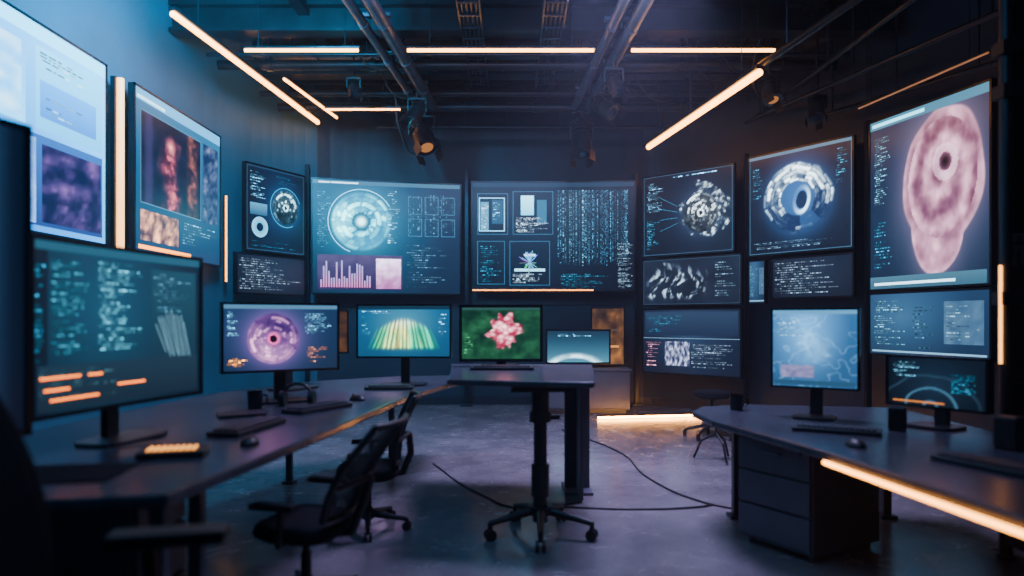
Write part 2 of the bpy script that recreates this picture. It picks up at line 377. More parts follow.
def k_ringw(s):
    bgf=hazy((.08,.11,.17),(.20,.29,.42),.5,.55,.6)
    def f(u,v):
        b=bgf(u,v); r,a=s.pol(u,v,.50,.52,1.0,.92,-25); rr=r*(1+.10*nz(math.cos(a)*2,math.sin(a)*2,4))
        b=mixc(b,(.30,.50,.70),.5*math.exp(-max(0,r-.3)*8))
        if .17<rr<.38:
            t=(rr-.17)/.21; lt=.45+.55*math.cos(a-2.2); k=mech(t*.6+.4,a,6,8)*.55+lt*.45+.5*fz(a*2,t*5,2)
            b=mixc(b,mixc((.12,.20,.32),(.95,.99,1),ss(.1,1.0,k)),ss(.17,.19,rr)*ss(.38,.35,rr)*(1 if abs(a+.7)>.35 else .25))
        r2,a2=s.pol(u,v,.54,.50,.60,.95,-10)
        if .09<r2<.17: b=mixc(b,(.85,.93,1),ss(.09,.115,r2)*ss(.17,.13,r2)*(.55+.45*math.cos(a2+.5)))
        if r2<.09: b=mixc(b,(.10,.16,.25),.8)
        return b
    s.bg(f,110,92); s.frame(.005,.005,.995,.995,(.3,.42,.5),.006)
    s.text(.04,.55,.16,.9,12,TL,.8,.4,.04); s.text(.05,.05,.9,.12,3,(.5,.62,.7),.9,.4,.03); s.text(.86,.6,.97,.93,10,TL,.8,.4,.04); s.rect(0,.97,1,1,(.35,.45,.52))
def k_ear(s):
    bgf=hazy((.13,.18,.26),(.30,.35,.44),.6,.5,.7)
    def f(u,v):
        b=bgf(u,v); r,a=s.pol(u,v,.64,.58,.70,1.05,-4)
        r1,_=s.pol(u,v,.60,.33,.62,1.0,0); w=.06*nz(math.cos(a)*1.8,math.sin(a)*1.8,2)
        t=min(r*(1+w)/.36, r1*(1+w)/.27)
        b=mixc(b,(.52,.44,.52),.5*math.exp(-max(0,t-1)*3))
        if t<1.03:
            q=r/.36; k=.5+.5*math.sin(q*13+a*1.0+2.0*fz(u*4,v*4,3)); k=.25+.55*k+.6*fz(u*9,v*8,6)
            if q>.85: k=.55+.7*fz(u*6,v*6,1)
            c=mixc((.38,.23,.31),(.84,.66,.71),k)
            q2,_=s.pol(u,v,.67,.66,.8,1,0)
            if q2<.05: c=mixc((.05,.04,.06),(.5,.34,.42),q2/.05)
            elif q2<.10: c=mixc(c,(.88,.74,.78),.6)
            rim=ss(.86,1.0,t)*.35; c=mixc(c,(.86,.72,.76),rim)
            b=mixc(b,c,ss(1.03,.98,t))
        return b
    s.bg(f,110,130); s.rect(0,.95,1,1,(.28,.45,.52)); s.rect(.02,.965,.5,.985,(.55,.8,.85))
    s.text(.04,.5,.2,.9,22,(.50,.68,.75),.8,.4,.03); s.text(.04,.12,.22,.4,10,TL,.8,.4,.03); s.rect(.0,.0,.98,.07,(.25,.36,.42),(.3,.42,.48)); s.rect(.04,.02,.75,.035,(.75,.85,.9))
def k_strip(s):
    s.bg(hazy((.16,.24,.33),(.28,.40,.50),.3,.6,.9)); s.text(.04,.15,.35,.9,14,(.5,.68,.76),.8,.4,.03); s.text(.4,.1,.62,.85,9,(.35,.5,.58),.7,.4,.03)
    s.img(.66,.2,.96,.85,lambda u,v: mixc((.24,.34,.44),(.38,.48,.56),.5+fz(u*4,v*4)),10,8); s.text(.68,.25,.94,.8,7,(.5,.63,.7),.8); s.rect(.02,.03,.98,.06,(.5,.62,.7))
def k_hud(s):
    def f(u,v):
        b=hazy((.08,.11,.15),(.15,.21,.27),.5,.4,.8)(u,v); r,a=s.pol(u,v,.45,.0,1.5,1); return mixc(b,(.45,.62,.70),.6*ss(.8,1,math.sin(r*22+nz(u*3,v*3)))*ss(.9,.3,r))
    s.bg(f,70,34); s.text(.05,.6,.35,.92,6,(.5,.7,.78),.8,.4,.03); s.text(.66,.3,.95,.7,6,TL,.8,.4,.03); s.rect(.05,.05,.6,.08,(.7,.45,.25))
def k_ide(s):
    s.bg(hazy((.09,.16,.21),(.18,.30,.37),.4,.6,.9)); s.rect(0,.95,1,1,(.20,.34,.40)); s.rect(0,0,.07,.95,(.08,.13,.18))
    s.text(.09,.34,.30,.90,18,(.30,.56,.62),.9,.42,.03); s.text(.34,.35,.62,.92,18,(.42,.68,.74),.8,.42,.03); s.text(.01,.3,.06,.9,14,TL,.9)
    s.rect(.66,.2,.97,.9,(.12,.20,.25),(.18,.29,.34)); s.text(.68,.6,.95,.88,8,(.42,.60,.68),.8,.4,.03)
    for i in range(12):
        a=i/12; s.line(.69+a*.21,.54+.05*math.sin(a*3)+U(-.03,.03),.76+a*.19,.27+.05*math.cos(a*4)+U(-.03,.03),.006,(.46,.58,.62))
    s.nxt(); s.rect(.02,.02,.98,.28,(.13,.18,.22),(.15,.22,.27)); s.text(.03,.04,.5,.26,6,(.30,.42,.44),.9,.4,.03)
    for a,b,v in((.03,.24,.20),(.05,.18,.13),(.08,.34,.07),(.45,.62,.12),(.28,.36,.2)): s.rect(a,v,b,v+.014,(.90,.45,.18),(.95,.56,.26))
    s.text(.1,.29,.6,.33,1,OR,.9,.5,.03)
def k_tunnel(s):
    bgf=hazy((.13,.20,.29),(.26,.30,.42),.42,.5,.8)
    def f(u,v):
        b=bgf(u,v); r,a=s.pol(u,v,.42,.48); t=r/.40
        b=mixc(b,(.50,.36,.56),.7*math.exp(-max(0,t-.9)*3))
        if t<1:
            k=mech(t,a,5,8)*.8+.25+.3*math.cos(a+2); c=mixc((.24,.16,.34),(.88,.66,.78),k*.8+.3*fz(u*9,v*9))
            if t<.15: c=(.12,.07,.14)
            elif t<.3: c=mixc((.85,.45,.60),(.5,.3,.5),(t-.15)/.15)
            b=mixc(b,c,ss(1,.94,t))
        return b
    s.bg(f,120,80); s.rect(0,.94,1,1,(.32,.44,.52)); s.text(.03,.5,.14,.9,10,CY,.8,.4,.03); s.text(.70,.55,.97,.88,8,(.5,.7,.8),.8,.4,.03); s.text(.72,.1,.97,.35,5,(.8,.55,.4),.8,.4,.03); s.text(.03,.06,.2,.2,3,OR,.9)
def k_rays(s):
    def f(u,v):
        b=hazy((.14,.30,.40),(.26,.46,.52),.5,.6,.7)(u,v); x=(u-.5)/(.20+.27*(1-v)); top=.80-.25*abs(x)**2
        if abs(x)<1 and .1<v<top:
            k=.5+.6*fz(x*14,v*1.5,4)+.3*math.sin(x*45+4*nz(x*5,v)); col=mixc((.10,.72,.58),(.96,.94,.64),1-abs(x+.2)*1.3+.9*fz(x*5,v*3)); col=mixc(col,(1,1,.95),ss(.45,.75,v)*.7)
            b=mixc(b,tuple(c*(.50+.5*k) for c in col),ss(1,.7,abs(x))*ss(.1,.2,v)*ss(top,top-.14,v))
        return b
    s.bg(f,120,50); s.rect(0,.93,1,1,(.12,.2,.26)); s.text(.04,.84,.4,.91,2,CY,.9); s.text(.04,.4,.14,.8,8,TL,.8); s.text(.88,.4,.97,.85,8,CY,.8)
def k_flower(s):
    def f(u,v):
        b=mixc((.05,.15,.12),(.20,.38,.27),.5+.9*fz(u*5,v*4,3)); r,a=s.pol(u,v,.54,.54,1,1.15); rr=r*(1+.6*nz(math.cos(a)*2.5,math.sin(a)*2.5,1)+.2*fz(u*8,v*8,2))
        if rr<.33:
            d=noise.voronoi(Vector((u*13*s.asp/1.5,v*12,.5)))[0][0]; c=mixc((.98,.80,.80),(.52,.18,.26),d*1.1+.8*fz(u*9,v*9)+.35*r/.3-.15)
            b=mixc(b,c,ss(.33,.26,rr))
        return b
    s.bg(f,100,72); s.rect(.0,.95,1,1,(.2,.3,.28)); s.text(.03,.1,.15,.5,8,(.4,.7,.5),.8)
def k_swoosh(s):
    def f(u,v):
        b=mixc((.30,.46,.52),(.12,.20,.26),v); r,a=s.pol(u,v,.45,-.45,1.5,1); return mixc(b,(.90,.97,.98),.95*ss(.55,.62,r)*ss(.80,.64,r)*(.7+.6*fz(u*5,v*5)))
    s.bg(f,70,34); s.text(.1,.82,.9,.92,2,CY,.9)
def k_orange(s):
    def f(u,v): return mixc((.20,.15,.13),(.70,.48,.30),.5+.8*fz(u*3,v*4,2)-.3*v)
    s.bg(f,20,20); s.rect(.15,.3,.85,.34,(.7,.48,.3)); s.rect(.15,.6,.85,.63,(.35,.3,.28))
def k_sketch(s):
    def f(u,v):
        b=hazy((.22,.34,.46),(.38,.56,.70),.4,.7,.8)(u,v); n=abs(fz(u*2,v*2.5,5)); b=mixc(b,(.62,.76,.86),.30*ss(.03,.0,n)); r,a=s.pol(u,v,.5,.48,.9,1); return mixc(b,(.60,.74,.84),.35*ss(.35,.1,r)*(.5+1.4*fz(u*6,v*6,2)))
    s.bg(f,76,80); s.rect(0,.95,1,1,(.35,.5,.6)); s.rect(.02,.02,.98,.08,(.2,.3,.38))
    s.text(.06,.66,.4,.9,8,(.6,.78,.86),.8,.4,.04); s.img(.1,.12,.5,.28,lambda u,v: mixc((.36,.36,.48),(.56,.52,.62),.5+fz(u*4,v*3)),10,6)
def k_portrait(s):
    s.bg(lambda u,v: mixc((.05,.09,.15),(.45,.64,.78),ss(.98,.6,u)*(.7+.3*v)),16,16); s.text(.1,.1,.5,.9,14,(.6,.8,.9),.8)

# ------------------------------------------------------------ room shell
H=4.0
def wall(name,pts,m,th=0.15,z1=H):
    mb=MB(); nrm=[]
    for a,b in zip(pts,pts[1:]):
        d=Vector((b[0]-a[0],b[1]-a[1])).normalized(); nrm.append(Vector((-d.y,d.x)))
    outs=[]
    for i,p in enumerate(pts):
        n=nrm[0] if i==0 else nrm[-1] if i==len(pts)-1 else (nrm[i-1]+nrm[i]).normalized()
        outs.append((p[0]+n.x*th,p[1]+n.y*th))
    for i in range(len(pts)-1): mb.prism([pts[i],pts[i+1],outs[i+1],outs[i]],0,z1)
    return mb.build(name,m)
def smooth(pts,k=2):
    for _ in range(k):
        o=[pts[0]]
        for a,b in zip(pts,pts[1:]): o+= [(a[0]*.75+b[0]*.25,a[1]*.75+b[1]*.25),(a[0]*.25+b[0]*.75,a[1]*.25+b[1]*.75)]
        o.append(pts[-1]); pts=o
    return pts
wb=smooth([(-3.12,6.9),(-3.09,7.35),(-2.90,8.05),(-2.52,8.50),(-1.9,8.72),(-1.2,8.84),(-.6,8.90),(1.55,8.90),(1.95,8.74),(2.40,8.32),(2.80,7.82)])
cut=next(i for i,p in enumerate(wb) if p[0]>-2.55)
wl=[(-3.12,-2.0)]+wb[:cut+1]; wb=wb[cut:]
wr=[(2.80,7.82),(3.17,7.3),(3.50,6.75),(3.62,6.35),(3.97,4.9),(4.2,3.0),(4.2,-2.0)]
wall('wall_left',wl,M_wall_l); wall('wall_back',wb,M_wall_b); wall('wall_right',wr,M_wall_b); wall('wall_front',[(4.2,-2.0),(-3.12,-2.0)],M_wall_b)
mb=MB(); mb.box((.5,3.5,-.05),(8.2,11.6,.1)); mb.build('floor',M_floor)
mb=MB(); mb.box((.5,3.5,H+.05),(8.2,11.6,.1)); mb.build('ceiling',M_ceil)
def strip_along(name,pts,z0,z1,th,m,inset=0.0):
    mb=MB()
    for a,b in zip(pts,pts[1:]):
        d=Vector((b[0]-a[0],b[1]-a[1])).normalized(); n=Vector((d.y,-d.x))
        mb.prism([(a[0]+n.x*inset,a[1]+n.y*inset),(b[0]+n.x*inset,b[1]+n.y*inset),(b[0]+n.x*(inset+th),b[1]+n.y*(inset+th)),(a[0]+n.x*(inset+th),a[1]+n.y*(inset+th))],z0,z1)
    return mb.build(name,m)
strip_along('baseboard_back',wb,0,.1,.015,M_panel); strip_along('baseboard_left',wl,0,.1,.015,M_panel); strip_along('baseboard_right',wr,0,.1,.015,M_panel)
strip_along('trim_1',wb,1.30,1.38,.03,M_panel)

# ------------------------------------------------------------ video wall
monitor('wall_display',Scr((-3.0,3.2),(-3.0,5.03),1.66,2.97),k_web,1.5,wall_gap=.075)
monitor('wall_display',Scr((-3.0,5.43),(-3.0,7.0),1.66,2.97),k_photo,1.6,wall_gap=.075)
monitor('wall_display',Scr((-2.89,7.42),(-2.49,8.17),1.87,2.81),k_circ1,1.4,wall_gap=.09)
monitor('wall_display',Scr((-2.93,7.28),(-2.49,8.17),1.40,1.81),k_text,1.2,wall_gap=.09)
monitor('wall_display',Scr((-2.40,8.22),(-.66,8.62),1.43,2.80,.03),k_tealring,1.6,wall_gap=.12)
monitor('wall_display',Scr((-.50,8.64),(1.54,8.6),1.47,2.84,.03),k_code,1.35,wall_gap=.17)
monitor('wall_display',Scr((1.64,8.5),(2.50,7.72),1.89,2.86),k_gear,1.5,wall_gap=.14)
monitor('wall_display',Scr((1.64,8.5),(2.56,7.66),1.29,1.83),k_wave,1.2,wall_gap=.14)
monitor('wall_display',Scr((1.64,8.5),(2.56,7.66),.46,1.22),k_table,1.25,wall_gap=.14)
monitor('wall_display',Scr((2.63,7.56),(3.30,6.62),1.81,2.88),k_ringw,1.5,wall_gap=.12)
monitor('wall_display',Scr((2.80,7.33),(3.30,6.62),1.34,1.74),k_text,1.1,wall_gap=.12)
monitor('wall_display',Scr((2.63,7.56),(2.74,7.41),1.29,1.74),k_strip,1.2,bz=.01,wall_gap=.12)
monitor('wall_display',Scr((3.30,6.28),(3.60,5.14),1.38,2.9),k_ear,1.7,wall_gap=.14)
monitor('wall_display',Scr((3.30,6.28),(3.60,5.14),.80,1.33),k_strip,1.3,wall_gap=.14)
for (x,y) in ((-2.50,8.34),(-.58,8.74),(1.6,8.76),(2.68,7.80),(3.40,6.52)):
    mb=MB(); mb.box((x,y,1.5),(.05,.05,3.0)); mb.box((x,y,.015),(.14,.14,.03)); mb.build('video_wall_post',M_metal,bevel=.004)

def led_bar(name,a,b,m,w=.03,hz=None):
    a=Vector(a);b=Vector(b); e=empty(name,(a+b)/2)
    d=(b-a).normalized()
    t=MB(); t.tube(a,b,w/2); t.build('diffuser',m,e)
    h=MB(); up=Vector((0,0,1)) if abs(d.z)<.7 else (hz or Vector((-1,0,0)))
    c=(a+b)/2+up*(w*.75)
    x=d; z=up; y=z.cross(x).normalized(); Rm=Matrix((x,y,z)).transposed()
    h.box(c,((b-a).length+.02,w*1.2,w*.6),Rm=Rm)
    return e,h
e,h=led_bar('led_strip_light',(-3.0,5.23,1.62),(-3.0,5.23,2.95),M_warm2,.055,Vector((-1,0,0))); h.build('backing',M_metal,e)
e,h=led_bar('led_strip_light',(-2.99,7.14,1.5),(-2.99,7.14,2.4),M_warm2,.02,Vector((-1,0,0))); h.build('backing',M_metal,e)

# ------------------------------------------------------------ ceiling
for y in(2.2,4.2,6.25,7.35,8.3):
    w_,x_=(7.1,.5) if y<6 else (6.6,.2) if y<7 else (5.4,0.0)
    mb=MB(); mb.box((x_,y,3.97),(w_,.18,.04)); mb.box((x_,y,3.85),(w_,.03,.22)); mb.box((x_,y,3.73),(w_,.18,.03)); mb.build('ceiling_beam',M_beam)
for x in(-1.9,2.7):
    mb=MB(); mb.box((x,4.6,3.93),(.10,7.2,.10)); mb.build('ceiling_joist',M_beam)
for y,z,r,x0,x1 in((6.75,3.62,.05,-2.9,3.2),(7.6,3.62,.035,-2.8,2.7),(7.9,3.56,.05,-2.7,2.4),(6.48,3.62,.02,-2.9,3.2),(8.15,3.40,.02,-1.6,2.1)):
    mb=MB(); mb.tube((x0,y,z),(x1,y,z),r)
    for k in range(6):
        x=x0+(x1-x0)*(k+.5)/6; mb.tube((x-.03,y,z),(x+.03,y,z),r*1.25); mb.tube((x,y,z),(x,y,H),.008,seg=6)
    mb.build('ceiling_pipe',M_beam)
# sheet-metal ducts with flanges, and ladder cable tray
def duct(x0,x1,y,z,w,h):
    mb=MB(); mb.box(((x0+x1)/2,y,z),(x1-x0,w,h)); n=int((x1-x0)/.55)
    for i in range(n+1): mb.box((x0+(x1-x0)*i/n,y,z),(.03,w+.05,h+.04))
    for i in range(n):
        x=x0+(x1-x0)*(i+.5)/n
        for o in(-1,1): mb.tube((x,y+o*(w/2+.02),z),(x,y+o*(w/2+.02),H),.006,seg=6)
    mb.build('air_duct',M_duct,bevel=.004)
duct(-.80,.62,7.0,3.82,.34,.16); duct(1.15,2.6,7.05,3.80,.30,.18); duct(-2.6,-1.35,7.02,3.82,.26,.14)
for x in(-.35,.35):
    mb=MB()
    for o in(-.09,.09): mb.box((x+o,4.6,3.64),(.015,5.6,.05))
    for i in range(24): mb.box((x,1.9+i*.235,3.625),(.18,.02,.012))
    for i in range(5): mb.tube((x-.09,2.1+i*1.25,3.66),(x-.09,2.1+i*1.25,H),.006,seg=6); mb.tube((x+.09,2.1+i*1.25,3.66),(x+.09,2.1+i*1.25,H),.006,seg=6)
    for j in range(4): mb.tube((x-.06+j*.04,1.9,3.645),(x-.06+j*.04,7.3,3.645),.012,seg=8)
    mb.build('cable_tray',M_metal)
def track(x0,y0,x1,y1,z,g=.17):
    mb=MB(); a=Vector((x0,y0,z)); b=Vector((x1,y1,z)); d=(b-a).normalized(); s=Vector((d.y,-d.x,0))*g/2
    for o,r in((-1,.04),(1,.055)): mb.tube(a+s*o,b+s*o,r,seg=20)
    mb.tube(a+Vector((0,0,.06))-s*.1,b+Vector((0,0,.06))-s*.1,.018)
    n=int((b-a).length/.9)
    for i in range(n+1):
        p=a+(b-a)*(i+.3)/(n+1); mb.box(p+Vector((0,0,.07)),(g+.12,.05,.03),math.atan2(s.y,s.x))
        for o,r in((-1,.046),(1,.061)): mb.tube(p+s*o-d*.03,p+s*o+d*.03,r,seg=20)
        mb.tube(p,Vector((p.x,p.y,H)),.014,seg=8)
    mb.build('lighting_track',M_steel)
track(-1.34,3.0,-1.0,7.9,3.57); track(1.07,3.0,.80,8.0,3.56)
def spot(x,y,z,ztop,aim=(0,-.3,-1),s=1,lens=None):
    e=empty('stage_spotlight',(x,y,z)); mb=MB(); d=Vector(aim).normalized(); c=Vector((x,y,z))
    mb.tube((x,y,ztop),(x,y,z+.13*s),.015,seg=8); mb.box((x,y,z+.13*s),(.2*s,.03,.02))
    for o in(-1,1): mb.box((x+o*.095*s,y,z+.065*s),(.012,.03,.14*s))
    mb.tube(c-d*.12*s,c+d*.02*s,.06*s,.075*s); mb.tube(c+d*.02*s,c+d*.14*s,.08*s,.088*s); mb.tube(c-d*.17*s,c-d*.12*s,.035*s,.06*s)
    for k in range(3): mb.tube(c-d*(.09-.03*k)*s,c-d*(.08-.03*k)*s,.085*s)
    for i in range(4):
        t=i*math.pi/2; u=d.orthogonal().normalized(); w=d.cross(u); o=(u*math.cos(t)+w*math.sin(t))*.10*s
        mb.box(c+d*.18*s+o,(.07*s,.004,.09*s),Rm=Matrix((w if i%2==0 else u,u if i%2==0 else w,d)).transposed())
    mb.build('housing',M_black,e)
    l=MB(); l.tube(c+d*.141*s,c+d*.143*s,.05*s); l.build('lens',lens or M_lens,e)
spot(-1.02,7.7,3.20,3.51,(.4,-.5,-1),1.5,M_lensw); spot(-1.0,7.2,3.30,3.51,(-.5,-.4,-1),1.0); spot(.80,7.8,3.18,3.49,(0,-.2,-1),1.4)
spot(.94,6.3,3.30,3.49,(.3,-.4,-1),.9); spot(2.45,6.5,3.3,3.9,(.1,-.5,-1),1.0,M_lensw); spot(2.95,6.6,3.15,3.9,(-.3,-.5,-1),.9); spot(-1.6,6.9,3.45,3.9,(.3,-.5,-1),.7); spot(.95,7.1,3.32,3.49,(.6,-.5,-.6),1.0)
def led_tube(a,b,w=.035,m=M_warm):
    e,h=led_bar('led_tube_light',a,b,m,w)
    a=Vector(a);b=Vector(b)
    for t in(.12,.88):
        p=a+(b-a)*t; h.tube(p+Vector((0,0,w*.6)),(p.x,p.y,H),.004,seg=6)
    h.build('fixture',M_metal,e)
led_tube((-2.35,6.0,3.47),(-1.35,6.0,3.47),.03); led_tube((-.92,6.0,3.47),(.72,6.0,3.47),.03); led_tube((1.05,6.0,3.47),(2.31,6.0,3.47),.03)
led_tube((-2.66,5.35,3.5),(-2.36,8.3,3.5),.05); led_tube((-2.27,6.8,3.50),(-2.08,8.1,3.50),.028); led_tube((-2.08,7.62,3.45),(-1.25,7.62,3.45),.022)
led_tube((2.05,5.65,3.15),(1.62,8.1,3.15),.06)
mb=MB(); mb.tube((2.55,3.0,3.22),(1.6,8.3,3.22),.028)
for y in(3.6,5.3,7.0): x=2.55-.95*(y-3)/5.3; mb.tube((x,y,3.22),(x,y,H),.012,seg=8)
mb.build('ceiling_pipe',M_metal)
for pts in ([(2.9,4.2,3.4),(2.75,8.0,3.4)],[(3.4,4.4,3.2),(2.6,7.6,3.3)],[(3.6,5.0,3.0),(3.1,6.9,3.15)]):
    mb=MB(); mb.tube(pts[0],pts[1],.022)
    for t in(.1,.5,.9):
        p=Vector(pts[0]).lerp(Vector(pts[1]),t); mb.tube(p,(p.x,p.y,H),.01,seg=6)
    mb.build('ceiling_pipe',M_metal)
M_dimled=mat('dim_led',(0.5,0.3,0.2),0.4,emis=(1.0,0.36,0.10),estr=.35)
led_tube((3.42,4.9,3.02),(3.15,6.2,3.02),.014,M_dimled)
def cable(name,pts,r=.008):
    cu=bpy.data.curves.new(name,'CURVE'); cu.dimensions='3D'; cu.bevel_depth=r; sp=cu.splines.new('BEZIER'); sp.bezier_points.add(len(pts)-1)
    for p,c in zip(sp.bezier_points,pts): p.co=c; p.handle_left_type=p.handle_right_type='AUTO'
    o=bpy.data.objects.new(name,cu); cu.materials.append(M_cable); scene.collection.objects.link(o)
for i in range(9):
    x=U(-2,2.6); y=U(6.3,8); d=U(.4,1.2)
    cable('ceiling_cable',[(x,y,3.95),(x+d*.5,y+.1,3.95-U(.25,.6)),(x+d,y+.2,3.95)],.009)
cable('ceiling_cable',[(-1.3,7.6,3.6),(-1.25,7.7,3.2),(-1.1,7.8,3.0),(-1.02,7.75,3.2)],.015)
cable('ceiling_cable',[(2.35,6.3,3.9),(2.3,6.5,3.35),(2.45,6.6,3.2)],.012)

# ------------------------------------------------------------ desks
LZ=.66
e=empty('curved_workstation_desk',(-1.2,3,0))
front=[(-.87,1.72),(-.82,2.1),(-.74,2.7),(-.68,3.3),(-.60,4.0),(-.50,4.5),(-.38,4.9)]
back=[(-.42,5.45),(-.9,5.35),(-1.45,4.9),(-1.8,4.1),(-1.9,3.0),(-1.95,1.3),(-1.25,1.3),(-1.2,1.66)]
mb=MB(); mb.prism(smooth(front,1)+back,LZ-.035,LZ); mb.build('top',M_desk,e,bevel=.008)
mb=MB()
for (x,y) in((-.95,1.84),(-.96,2.08),(-1.85,1.4),(-1.8,2.9),(-1.5,4.6),(-.9,5.1)):
    mb.box((x,y,(LZ-.035)/2),(.04,.04,LZ-.035)); mb.box((x,y,.01),(.08,.08,.02))
mb.box((-1.86,2.6,.42),(.02,2.4,.42)); mb.box((-.95,2.9,.615),(.03,2.0,.02),rz=-.08)
mb.build('frame',M_steel,e,bevel=.003)
def drawers(x,y,z1,w,d,rz,n=3):
    e=empty('drawer_cabinet',(x,y,0)); M=Matrix.Translation((x,y,0))@Matrix.Rotation(rz,4,'Z')
    mb=MB(M); mb.box((0,0,(z1+.03)/2),(w,d,z1-.03))
    for sx in(-1,1):
        for sy in(-1,1): mb.tube((sx*w*.4,sy*d*.4,0),(sx*w*.4,sy*d*.4,.04),.02,seg=10)
    mb.build('carcass',M_cab,e,bevel=.006)
    f=MB(M); h=(z1-.06)/n
    for i in range(n): f.box((0,-d/2-.009,.045+h*(i+.5)),(w-.016,.018,h-.012))
    f.build('drawer_fronts',M_cab,e,bevel=.004)
    k=MB(M)
    k.path([(-.05,-d/2-.018,z1-.07),(-.05,-d/2-.04,z1-.07),(.05,-d/2-.04,z1-.07),(.05,-d/2-.018,z1-.07)],.005)
    k.tube((w*.35,-d/2-.018,z1-.06),(w*.35,-d/2-.024,z1-.06),.012)
    k.build('handle',M_steel,e)
drawers(-1.38,2.25,.59,.36,.42,1.62,3)
RZ=.60
e=empty('workstation_desk',(1.7,2.4,0))
rp=[(1.0,3.42),(1.11,2.95),(1.19,2.6),(1.29,1.8),(1.38,1.0),(2.15,1.0),(2.15,2.9),(2.2,3.9),(1.4,4.05),(1.1,3.95),(.99,3.75)]
mb=MB(); mb.prism(rp,RZ-.035,RZ); mb.build('top',M_desk,e,bevel=.008)
mb=MB(); ed=[(1.20,2.58),(1.295,1.8),(1.385,1.05)]
for a,b in zip(ed,ed[1:]): mb.tube((a[0]-.020,a[1],RZ-.038),(b[0]-.020,b[1],RZ-.038),.009)
mb.build('led_edge_strip',M_warm3,e)
mb=MB()
for (x,y) in((1.25,3.8),(2.08,3.8),(2.08,1.1),(1.5,1.1)): mb.box((x,y,.28),(.045,.045,.56)); mb.box((x,y,.01),(.09,.09,.02))
mb.box((2.1,2.0,.35),(.02,1.8,.4)); mb.build('frame',M_metal,e,bevel=.003)
drawers(1.46,3.36,.545,.42,.50,math.radians(-60),3)
TZ=.80
e=empty('rolling_table',(.15,3.6,0))
mb=MB(); mb.prism([(-.33,3.45),(-.05,3.38),(.40,3.30),(.46,3.8),(.54,4.6),(-.42,4.7),(-.36,4.0)],TZ-.03,TZ); mb.build('top',M_desk,e,bevel=.008)
mb=MB(); cx,cy=.145,3.5
mb.tube((cx,cy,.62),(cx,cy,TZ-.03),.045); mb.tube((cx,cy,.58),(cx,cy,.63),.055); mb.tube((cx,cy,.22),(cx,cy,.6),.034); mb.tube((cx,cy,.20),(cx,cy,.36),.046); mb.tube((cx,cy,.07),(cx,cy,.2),.04,.035)
mb.tube((cx,cy,.11),(cx,cy,.15),.065); mb.box((cx,cy,TZ-.045),(.3,.2,.03)); mb.tube((cx+.04,cy,.6),(cx+.1,cy,.6),.012)
for a in(-92,-20,62,118,200):
    t=math.radians(a); L=.27; x,y=cx+math.cos(t)*L,cy+math.sin(t)*L
    mb.tube((cx+math.cos(t)*.03,cy+math.sin(t)*.03,.13),(x,y,.085),.024,.014)
    mb.tube((x,y,.09),(x,y,.05),.012)
    for o in(-1,1):
        ox,oy=-math.sin(t)*.016*o,math.cos(t)*.016*o
        mb.tube((x+ox*.5,y+oy*.5,.028),(x+ox*1.5,y+oy*1.5,.028),.028,seg=18)
mb.build('pedestal',M_black,e)
mb=MB(); mb.box((.42,4.42,.385),(.16,.05,.77)); mb.box((.42,4.42,.01),(.18,.3,.02)); mb.box((.42,4.25,.39),(.02,.3,.75)); mb.build('panel_leg',M_cab,e,bevel=.004)

# ------------------------------------------------------------ desk monitors
monitor('computer_monitor',Scr((-1.50,1.42),(-1.345,1.88),.80,1.62),k_portrait,1.3,desk_z=LZ)
monitor('computer_monitor',Scr((-1.475,2.1),(-1.33,2.9),.80,1.35,.015),k_ide,1.45,desk_z=LZ,bz=.014)
monitor('computer_monitor',Scr((-1.48,3.5),(-.98,3.82),.835,1.18),k_tunnel,1.6,desk_z=LZ,bz=.012)
monitor('computer_monitor',Scr((-1.04,4.62),(-.42,4.6),.855,1.195),k_rays,1.8,desk_z=LZ,bz=.012)
monitor('computer_monitor',Scr((-.322,4.4),(.18,4.4),.85,1.18),k_flower,1.8,desk_z=TZ,bz=.018)
monitor('computer_monitor',Scr((1.37,3.58),(1.70,3.36),.76,1.15),k_sketch,1.6,desk_z=RZ,bz=.010)
monitor('computer_monitor',Scr((1.85,3.35),(2.07,2.98),.70,.92),k_hud,1.3,desk_z=RZ,bz=.012)
monitor('computer_monitor',Scr((-1.62,3.95),(-1.15,4.75),.88,1.16),k_orange,.6,desk_z=LZ,bz=.012)

e=empty('sideboard',(.88,8.2,0)); mb=MB(); mb.box((.88,8.2,.28),(1.0,.45,.46)); mb.box((.88,8.2,.515),(1.04,.48,.03)); mb.box((.88,8.22,.025),(.92,.38,.05)); mb.build('carcass',M_cab,e,bevel=.006)
mb=MB(); [mb.box((.88+o*.245,7.968,.28),(.47,.016,.42)) for o in(-1,1)]; mb.build('doors',M_cab,e,bevel=.004)
monitor('computer_monitor',Scr((.42,8.1),(1.15,8.1),.60,.97),k_swoosh,1.8,desk_z=.53,bz=.02)
monitor('lightbox',Scr((.98,8.34),(1.36,8.32),.56,1.24),k_orange,1.4,desk_z=.53,bz=.012)

